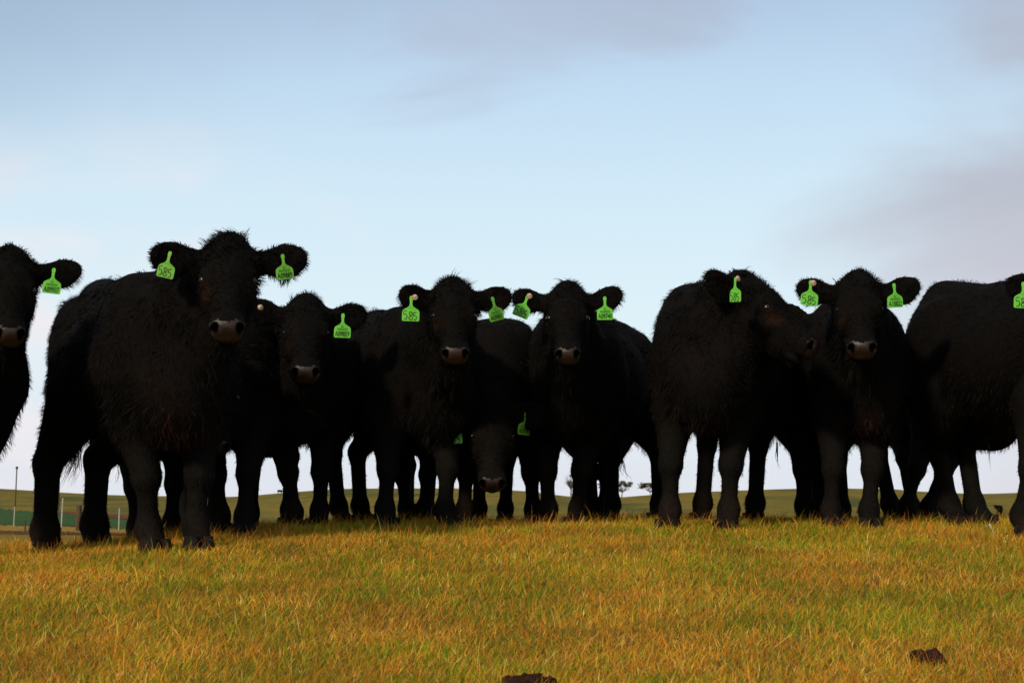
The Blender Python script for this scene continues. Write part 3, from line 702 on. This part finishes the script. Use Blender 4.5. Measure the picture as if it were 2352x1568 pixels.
        wdt = (0.0007 + 0.0006 * rg.random(k_)) * g('hw', 1.0)
        curl = (np.tile(-up * 0.25, (k_, 1)) + rg.normal(0, 0.15, (k_, 3)) - nr * 0.12)
        Vh, Fhh, kk = ribbons(pts - nr * 0.002, d, ln_, wdt, curl, 2, rg)
        ob = mesh_obj('coat', Vh, Fhh, M['hair'], root, loc=base)
        bc = np.array([0.0050, 0.0043, 0.0036]) * (0.7 + 0.6 * rg.random(k_))[:, None]
        rr_ = rg.random(k_) < 0.06; bc[rr_] = np.array([0.013, 0.007, 0.004])
        lg_ = ((pts[:, 2] - base[2]) / s < 0.42); bc[lg_] *= 1.25
        rdk = np.linalg.norm((pts - (br - up * 0.02)) / np.array([0.16, 0.16, 0.19]), axis=1) < 0.95; nz2 = vnoise(pts[:, 0] * 9 + pts[:, 1] * 5, pts[:, 2] * 7, 5) > 0.5
        bc[rdk & nz2 & (rg.random(k_) < 0.55 * g('red', 0.35))] = np.array([0.05, 0.014, 0.008])
        set_col(ob, np.repeat(bc, kk, 0))
    # forelock
    nf = g('forelock', 130)
    if nf:
        paths = []
        fl = g('fl_len', 0.065)
        for i in range(max(3, nf // 8)):
            a = rg.normal(0, 0.042 * g('fl_sp', 1.0)); s0 = hp(a, rg.uniform(-0.03, 0.05), -0.078 + abs(a) * 0.6 + rg.uniform(0, 0.03)); L0 = fl * rg.uniform(0.5, 1.05) * (1.1 - min(1, abs(a) / 0.11) * 0.6)
            d0 = unit(up * 0.75 + Xh * (a * 7 + rg.normal(0, 0.30)) + hf * rg.normal(0.15, 0.35)); c0 = Xh * rg.normal(0.1 * np.sign(a), 0.55) - up * rg.uniform(0.1, 0.7) + hf * rg.normal(0.2, 0.3)
            for k in range(9):
                L_ = L0 * rg.uniform(0.5, 1.1); st = s0 + rg.normal(0, 0.006, 3); tt = np.linspace(0, 1, 7)[:, None]
                paths.append(st - d0 * 0.01 + unit(d0 + rg.normal(0, 0.13, 3)) * L_ * tt + (c0 + rg.normal(0, 0.15, 3)) * L_ * tt ** 2.2 * 0.7)
        strands_obj('forelock', paths, root, base, g('fl_w', 0.0024))
    for i, w_ in enumerate(g('wisps', [])):
        pts3 = [P(*p) for p in w_['pts']]
        strands_obj('tail_switch' if w_.get('tail', True) else 'hair_wisp', wisp_paths(pts3, w_.get('n', 14), w_.get('spread', 0.012), w_.get('curl', 0.012), i + 3), root, base, w_.get('r', 0.003))
    for t_ in g('tags', []): make_tag(root, base, **t_)
    for b_ in g('buttons', []): make_button(root, base, **b_)
    return root

GRP = 'black calves lined up across the pasture'
HID = dict(hairs=9000, forelock=0, res=0.014, hooves=False)
CALVES = [
 # leftmost, half out of the frame
 dict(label='black calf cut off by the left edge, with ear tag A09937', base=(-118, 6.45), yaw=22, s=1.04, neck=1.12, feet=dict(fa=(-150, 6.0), fb=(-50, 6.05), ha=(-400, 6.9), hb=(-300, 6.95)),
      head=(22, 618, 5.85), hyaw=2, hpitch=50, hs=0.99, face=0.95, eb=dict(len=0.175, up=4, w=0.86), ea=dict(up=0), fl_len=0.04,
      tags=[dict(u=124, v=620, y=5.80, text='A09937', roll=-6, yaw=8, scale=0.92)]),
 # big one on the left
 dict(label='largest black calf, left of the group, shaggy forelock, tags 585 and A09889', base=(318, 6.42), yaw=29, s=1.03, wide=1.0, rump=0.05, hind=1.22, feet=dict(fa=(352, 6.02), fb=(458, 6.0), ha=(118, 6.72), hb=(230, 6.95)),
      head=(525, 592, 5.72), hyaw=0, hpitch=50, hs=1.06, ea=dict(len=0.168, up=2, w=1.03), eb=dict(len=0.175, up=3, w=1.03), fl_len=0.09, forelock=170, hairs=52000, shag=1.12, neck=1.05, bulk=1.12,
      tags=[dict(u=391, v=582, y=5.62, text='585', roll=-14, yaw=-12, shaded_dirty=True, scale=0.93), dict(u=649, v=588, y=5.62, text='A09889', roll=8, yaw=14, shaded_dirty=True, scale=0.88)],
      wisps=[dict(pts=[(172, 900, 6.95), (176, 990, 7.0), (170, 1060, 7.0), (150, 1118, 7.0)], n=60, curl=0.016, spread=0.016, r=0.0042), dict(pts=[(280, 1000, 6.9), (277, 1060, 6.95), (262, 1112, 6.95)], n=9, curl=0.014, spread=0.008, tail=False)]),
 dict(label='black calf behind the largest one, only dark legs showing under its belly', base=(372, 8.0), yaw=8, s=0.97, feet=dict(fa=(322, 7.6), fb=(402, 7.6), ha=(318, 8.3), hb=(428, 8.4)), head=(430, 800, 7.3), **HID),
 dict(label='black calf hidden behind the largest, its front legs right of that one', base=(535, 7.35), yaw=6, s=0.96, bulk=1.1, feet=dict(fa=(512, 7.0), fb=(569, 6.75), ha=(500, 7.8), hb=(580, 7.8)), head=(500, 850, 6.7), hpitch=70, ea=dict(len=.1), eb=dict(len=.08),
      **{**HID, 'hairs': 20000, 'hooves': True}),
 # second face
 dict(label='black calf with pointed tuft and tag A09859, face lowest beside the largest calf', face=1.05, base=(700, 7.65), yaw=2, s=0.97, wide=1.04, feet=dict(fa=(680, 7.25), fb=(738, 7.35), ha=(668, 8.0), hb=(738, 8.1)),
      head=(703, 722, 6.85), hyaw=0, hpitch=49, hs=1.03, ea=dict(len=0.155, up=14, w=0.9), eb=dict(len=0.165, up=6, w=0.95, fwd=-5), fl_len=0.05, extra=[((620, 1010, 7.6), 0.10, (636, 1030, 7.55), 0.045)],
      tags=[dict(u=788, v=724, y=6.72, text='A09859', roll=-2, yaw=0)], buttons=[dict(u=598, v=706, y=6.70, yaw=30)]),
 # third face
 dict(label='black calf in the middle with thick curly forelock and button beside its 585 tag', face=1.03, base=(893, 7.65), yaw=29, s=0.985, rump=0.015, feet=dict(fa=(888, 7.15), fb=(1024, 7.1), ha=(785, 7.95), hb=(834, 8.05)), bulk=1.05,
      head=(1040, 683, 6.75), hyaw=3, hpitch=50, hs=0.98, ea=dict(len=0.150, up=4, w=1.0, fwd=25), eb=dict(len=0.165, up=4, w=0.96), fl_len=0.075, forelock=170, hairs=44000,
      tags=[dict(u=945, v=684, y=6.58, text='585', roll=-2, yaw=0, scale=1.02), dict(u=1131, v=686, y=6.6, text='A09801', roll=16, yaw=30, shaded_dirty=True, scale=0.98)], buttons=[dict(u=953, v=683, y=6.57)]),
 dict(label='black calf behind the middle calf with the button, only two dark legs showing', base=(965, 8.75), yaw=0, s=0.95, feet=dict(fa=(934, 8.3), fb=(976, 8.3), ha=(940, 9.1), hb=(985, 9.1)), head=(990, 860, 7.95), **HID),
 # lowered head
 dict(label='black calf lowering its head to the grass between two upright calves', rump=-0.07, base=(1146, 8.0), yaw=0, s=0.955, wide=0.8, feet=dict(fa=(1068, 7.55), fb=(1224, 7.6), ha=(1101, 8.35), hb=(1161, 8.4)),
      head=(1131, 944, 7.2), hyaw=0, hpitch=64, hs=1.04, ea=dict(len=0.13, up=-12), eb=dict(len=0.13, up=-5), forelock=40, dewlap=False, neck=0.95,
      tags=[dict(u=1041, v=970, y=7.15, text='585', roll=4, yaw=0), dict(u=1206, v=950, y=7.2, text='A09762', roll=-4, yaw=40, shaded_dirty=True)]),
 # fourth face
 dict(label='black calf looking straight ahead with a single spiky topknot and tag A09740', face=0.95, base=(1362, 7.9), yaw=-17, s=0.98, wide=0.94, feet=dict(fa=(1258, 7.45), fb=(1325, 7.5), ha=(1402, 8.15), hb=(1508, 8.2)), bulk=1.02,
      head=(1304, 690, 7.0), hyaw=0, hpitch=50, hs=0.97, ea=dict(len=0.165, up=8, w=0.92), eb=dict(len=0.165, up=14, w=0.88), fl_len=0.10, forelock=70, fl_sp=0.6,
      tags=[dict(u=1212, v=681, y=6.85, text='585', roll=-22, yaw=0), dict(u=1389, v=685, y=6.85, text='A09740', roll=1, yaw=0, scale=0.98)], buttons=[dict(u=1216, v=680, y=6.83)],
      wisps=[dict(pts=[(1425, 1040, 8.5), (1434, 1075, 8.55), (1446, 1105, 8.6)], n=9, curl=0.012, spread=0.008)]),
 dict(label='black calf behind the spiky topknot calf, only its dark legs showing', base=(1372, 9.0), yaw=0, s=0.93, feet=dict(fa=(1354, 8.5), fb=(1383, 8.5), ha=(1362, 9.4), hb=(1396, 9.4)), head=(1375, 850, 8.2), **HID),
 # profile
 dict(label='black calf with its head turned in profile towards the right, humped furry shoulder', base=(1668, 7.4), yaw=-17, s=1.05, wide=0.95, feet=dict(fa=(1535, 6.95), fb=(1668, 6.9), ha=(1608, 7.8), hb=(1728, 7.85)), bulk=1.04, hairs=46000, shag=1.15,
      head=(1722, 670, 6.78), hyaw=68, hpitch=42, hs=1.07, ea=dict(len=0.15, up=25, w=1.0, fwd=-25), eb=dict(len=0.12), fl_len=0.06, neck=1.05,
      tags=[dict(u=1690, v=641, y=6.5, text='585', roll=-5, yaw=-58, scale=0.98)], buttons=[dict(u=1695, v=640, y=6.5, yaw=50)]),
 dict(label='black calf behind, one ear tip showing between the profile face and its neighbour', base=(1880, 8.3), yaw=-4, s=0.97, feet=dict(fa=(1838, 7.9), fb=(1885, 7.9), ha=(1850, 8.6), hb=(1930, 8.6)), head=(1905, 735, 7.6), ea=dict(len=0.17, up=24), hyaw=-10,
      wisps=[dict(pts=[(1785, 1015, 8.0), (1785, 1050, 8.0), (1789, 1080, 8.0)], n=5, curl=0.006, spread=0.003, tail=False)], **{**HID, 'hairs': 15000}),
 # fifth face
 dict(label='black calf second from the right with rounded crown and tags 585 and A10022', face=1.04, base=(1935, 7.6), yaw=2, s=0.97, wide=0.70, feet=dict(fa=(1902, 7.1), fb=(1988, 7.05), ha=(1880, 7.9), hb=(2038, 7.95)), bulk=1.06,
      head=(1972, 668, 6.78), hyaw=2, hpitch=49, hs=1.02, ea=dict(len=0.168, up=9, w=0.95), eb=dict(len=0.160, up=8, w=0.95), fl_len=0.06, forelock=120, neck=1.0,
      tags=[dict(u=1862, v=648, y=6.62, text='585', roll=-5, yaw=0, scale=1.02), dict(u=2053, v=655, y=6.62, text='A10022', roll=4, yaw=12, scale=0.98)], buttons=[dict(u=1868, v=650, y=6.6)]),
 dict(label='black calf behind, only its flank and legs showing left of the rightmost calf', base=(2172, 8.5), yaw=10, s=0.94, feet=dict(fa=(2075, 7.75), fb=(2125, 7.9), ha=(2090, 8.4), hb=(2165, 8.5)), head=(2250, 800, 7.5), **{**HID, 'hairs': 18000}),
 # rightmost
 dict(label='black calf cut off by the right edge, one ear and half a 585 tag showing', base=(2358, 6.95), yaw=24, s=1.04, rump=0.05, feet=dict(fa=(2338, 6.55), fb=(2450, 6.5), ha=(2178, 7.35), hb=(2234, 7.4)), bulk=1.08, hairs=46000,
      head=(2470, 655, 6.3), hyaw=0, hpitch=50, hs=1.02, ea=dict(len=0.165, up=6), tags=[dict(u=2350, v=652, y=6.2, text='585', roll=-2, yaw=0)],
      wisps=[dict(pts=[(2272, 1020, 7.0), (2274, 1055, 7.0), (2277, 1090, 7.0)], n=3, curl=0.002, spread=0.002, r=0.0018, tail=False)]),
]
for c in CALVES:
    c.setdefault('group', GRP); calf(c)

# ------------------------------------------------------------------ far cattle
def far_calf(label, u, y, yaw, group, headup=True):
    x = (u - CU) / FPX * y; z = gz(x, y)
    vv = EYE - (z + 0.95 - CAM_Z) / y * FPX
    fw = (math.sin(math.radians(yaw)), -math.cos(math.radians(yaw)))
    def uo(f, l): xx = x + fw[0] * f + math.cos(math.radians(yaw)) * l; yy = y + fw[1] * f + math.sin(math.radians(yaw)) * l; return (CU + xx / yy * FPX * math.cos(PITCH), yy)
    hd = uo(0.75, 0); hz = z + (1.0 if headup else 0.6); hv = EYE - (hz - CAM_Z) / hd[1] * FPX
    calf(dict(label=label, group=group, cat='calf', base=(CU + x / y * FPX * math.cos(PITCH), y), yaw=yaw, feet=dict(fa=uo(0.4, -0.13), fb=uo(0.4, 0.13), ha=uo(-0.45, -0.13), hb=uo(-0.45, 0.13)), head=(hd[0], hv, hd[1]), hyaw=yaw, res=0.03, hairs=0, forelock=0, hooves=False, wide=1.1, bulk=1.2))
far_calf('tiny black calf far off on the slope, between the legs of the rightmost calf', 2290, 152, -12, 'distant cattle on the hill')
far_calf('tiny black calf on the skyline left of centre, left of its companion', 645, 445, 80, 'distant cattle on the hill', False)
far_calf('tiny black calf on the skyline left of centre, right one, touching a near calf leg', 656.5, 440, 10, 'distant cattle on the hill')

# ------------------------------------------------------------------ trees on the far ridge
def tube(V, F_, a, b, ra, rb, n=5):
    a = np.asarray(a, float); b = np.asarray(b, float); t = unit(b - a); p = unit(np.cross(t, (0.2, 0.4, 1))); q = np.cross(t, p); o = len(V)
    for c, r in ((a, ra), (b, rb)):
        for k in range(n): w = 2 * math.pi * k / n; V.append(c + r * (p * math.cos(w) + q * math.sin(w)))
    for k in range(n): F_.append((o + k, o + (k + 1) % n, o + n + (k + 1) % n, o + n + k))
def tree(name, label, u, y, height, width, clumps, seed, leaf=(0.075, 0.045, 0.022), bare=0.0, group=None, dens=130, flat=0.5):
    rg = np.random.default_rng(seed); x = (u - CU) / FPX * y; z = gz(x, y) - 0.1; root = empty(name, (x, y, z)); tag(root, label, 'tree', group)
    V = []; F_ = []; forks = []
    th_ = height * 0.35; top = np.array([rg.normal(0, 0.1), 0, th_]); tube(V, F_, (0, 0, 0), top, height * 0.035, height * 0.025)
    ends = []
    for i in range(clumps):
        a = rg.uniform(0, 6.28); rr_ = width / 2 * math.sqrt(rg.uniform(0.05, 1)); e = np.array([math.cos(a) * rr_, math.sin(a) * rr_ * 0.7, height * rg.uniform(0.62, 0.93)])
        m_ = top * 0.45 + e * 0.55 + np.array([*rg.normal(0, width * 0.04, 2), -height * 0.05]); tube(V, F_, top * rg.uniform(0.75, 1.0), m_, height * 0.018, height * 0.011); tube(V, F_, m_, e, height * 0.011, height * 0.004); ends.append(e)
        for k in range(4 if not bare else 9):
            d = unit(rg.normal(0, 1, 3) + np.array([0, 0, 0.5])); tube(V, F_, m_ * rg.uniform(0.7, 1) + e * 0, m_ + d * width * rg.uniform(0.08, 0.22), height * 0.006, height * 0.0025, 3)
    mesh_obj('trunk', V, F_, M['bark'], root)
    pts = []
    for e in ends:
        if rg.random() < bare: continue
        n = int(dens * rg.uniform(0.6, 1.3)); r_ = width * rg.uniform(0.10, 0.17); pts.append(e + np.clip(rg.normal(0, 0.5, (n, 3)), -1.2, 1.2) * np.array([r_, r_, r_ * flat]))
    if pts:
        pts = np.concatenate(pts); n = len(pts); a = rg.normal(size=(n, 3)); a /= np.linalg.norm(a, axis=1)[:, None]; b = np.cross(a, rg.normal(size=(n, 3))); b /= np.linalg.norm(b, axis=1)[:, None]
        sz = width * 0.019 * rg.uniform(0.6, 1.4, n)[:, None]; Vv = np.stack([pts - a * sz, pts + b * sz * 0.7, pts + a * sz, pts - b * sz * 0.7], 1).reshape(-1, 3)
        o = mesh_obj('crown', Vv, (np.arange(n)[:, None] * 4 + np.arange(4)[None]), M['leaf'], root)
        cc = np.array(leaf) * rg.uniform(0.6, 1.4, (n, 1)) * np.where(rg.random((n, 1)) < 0.3, np.array([[0.7, 1.1, 0.8]]), 1.0); set_col(o, np.repeat(cc, 4, 0))
TG = 'gum trees on the far ridge'
tree('gum_tree', 'flat-topped brown gum tree alone on the ridge, clear of the calf legs', 1492, 462, 3.7, 6.6, 18, 5, group=TG, flat=0.45, dens=260)
tree('gum_tree', 'small gum tree half hidden by a calf leg, right of the flat-topped one', 1522, 464, 3.7, 4.2, 12, 8, group=TG, dens=240)
tree('gum_tree', 'open ragged gum tree on the ridge, left of the flat-topped one', 1427, 455, 4.8, 5.6, 17, 13, group=TG, dens=200, leaf=(0.065, 0.042, 0.025))
tree('gum_tree', 'sparse gum tree on the ridge seen between two hind legs', 1388, 456, 4.9, 4.2, 14, 21, group=TG, dens=150, bare=0.3, leaf=(0.065, 0.045, 0.03))
tree('bare_tree', 'nearly leafless grey tree on the ridge beside the calf with the spiky topknot', 1311, 452, 6.8, 5.2, 18, 34, bare=0.75, group=TG, dens=90, leaf=(0.05, 0.05, 0.035))

# ------------------------------------------------------------------ fence and poles in the left distance
def post(name, label, cat, u, y, height, r, mat, group=None, square=False, cap=False, lean=0.0):
    x = (u - CU) / FPX * y; z = gz(x, y) - 0.15; n = 4 if square else 10; V = []; F_ = []
    prof = [(0, r), (height * 0.5, r * 0.98), (height - r * 0.6, r * 0.93), (height, r * 0.7)]
    if cap: prof = [(0, r), (height - 0.3, r * 0.9), (height - 0.29, r * 1.9), (height - 0.02, r * 1.9), (height, r * 0.6)]
    for zz, rr_ in prof:
        for k in range(n): w = 2 * math.pi * (k + 0.5) / n; V.append((rr_ * math.cos(w) + lean * zz, rr_ * math.sin(w), zz))
    for i in range(len(prof) - 1):
        for k in range(n): F_.append((i * n + k, i * n + (k + 1) % n, (i + 1) * n + (k + 1) % n, (i + 1) * n + k))
    F_.append(tuple((len(prof) - 1) * n + k for k in range(n)))
    o = mesh_obj(name, V, F_, mat, smooth=False); o.location = (x, y, z); tag(o, label, cat, group)
post('fence_post', 'thick dark timber fence post between the hind legs of the largest calf', 'post', 187, 78, 1.42, 0.14, M['timber'])
FG = 'thin pale steel fence posts'
post('steel_post', 'thin pale steel post farthest left, beside the foot of the tall pole', 'post', 38.5, 92, 1.3, 0.03, M['steel'], FG, lean=0.03)
post('steel_post', 'thin pale steel post just right of the largest calf\'s outer hind leg', 'post', 147, 84, 1.75, 0.035, M['steel'], FG, lean=0.03)
post('steel_post', 'thin pale steel post against the red soil, left of the largest calf\'s front legs', 'post', 278.5, 80, 1.25, 0.03, M['steel'], FG, lean=0.01)
post('pole', 'tall thin grey pole rising above the skyline at the far left', 'pole', 40.5, 190, 5.4, 0.075, M['timber'], 'tall poles', cap=True, lean=0.015)
post('pole', 'dark pole above the skyline just right of the largest calf\'s outer hind leg', 'pole', 140, 200, 5.4, 0.09, M['timber'], 'tall poles', lean=0.0)
post('wooden_stake', 'short dark stake in the paddock at the far left', 'stake', 65, 76, 0.75, 0.035, M['timber'])

# ------------------------------------------------------------------ on the grass
def pat(label, u, v, y, w, d, hh, seed, name='cow_pat'):
    p = P(u, v, y); x = p[0]; z = gz(x, y); rg = np.random.default_rng(seed); lo = np.array([x - w, y - d, z - 0.04]); fd = Field(lo - 0.03, np.array([x + w, y + d, z + hh * 2]) + 0.03, 0.005)
    fd.put(Ell((x, y, z + hh * 0.3), (w * 0.75, d * 0.8, hh * 0.6)), 0.01)
    for i in range(16):
        a = rg.uniform(0, 6.28); q = rg.uniform(0.3, 0.85); fd.put(Ell((x + w * q * math.cos(a), y + d * q * math.sin(a), z + hh * rg.uniform(0.1, 0.75)), (w * rg.uniform(0.16, 0.34), d * rg.uniform(0.2, 0.4), hh * rg.uniform(0.3, 0.55))), 0.006)
    V, Fc = surface_nets(fd); V = V + (vnoise(V[:, 0] * 90, V[:, 1] * 90, 2)[:, None] - 0.5) * 0.008
    o = mesh_obj(name, V, Fc, M['dung'], smooth=True, loc=(x, y, z)); tag(o, label, 'cow pat', 'dried cow pats in the grass')
pat('dark dried cow pat in the grass at the lower right', 2130, 1524, 3.63, 0.045, 0.05, 0.026, 3)
pat('dark reddish cow pat at the bottom edge, just right of centre', 1205, 1588, 3.36, 0.06, 0.05, 0.03, 6)
# feather stuck in the grass
def feather():
    x, y = X(2266, 6.35), 6.35; z = gz(x, y); root = empty('feather', (x, y, z)); tag(root, 'small white feather standing in the grass by the rightmost calf', 'feather')
    V = []; F_ = []; pts = [(0.004, 0, 0), (0.004, 0, 0.03), (0.001, 0, 0.045), (-0.004, 0, 0.058)]
    for a, b in zip(pts[:-1], pts[1:]): tube(V, F_, a, b, 0.0012, 0.0009)
    mesh_obj('quill', V, F_, M['quill'], root)
    fd = Field((-0.02, -0.012, 0.04), (0.012, 0.012, 0.09), 0.001); fd.put(Cap((-0.003, 0, 0.056), 0.003, (-0.008, 0, 0.066), 0.0045, np.array([0, 1.0, 0]), 0.4), 0.002)
    V, Fc = surface_nets(fd); mesh_obj('vane', V, Fc, M['quill'], root, smooth=True)
feather()
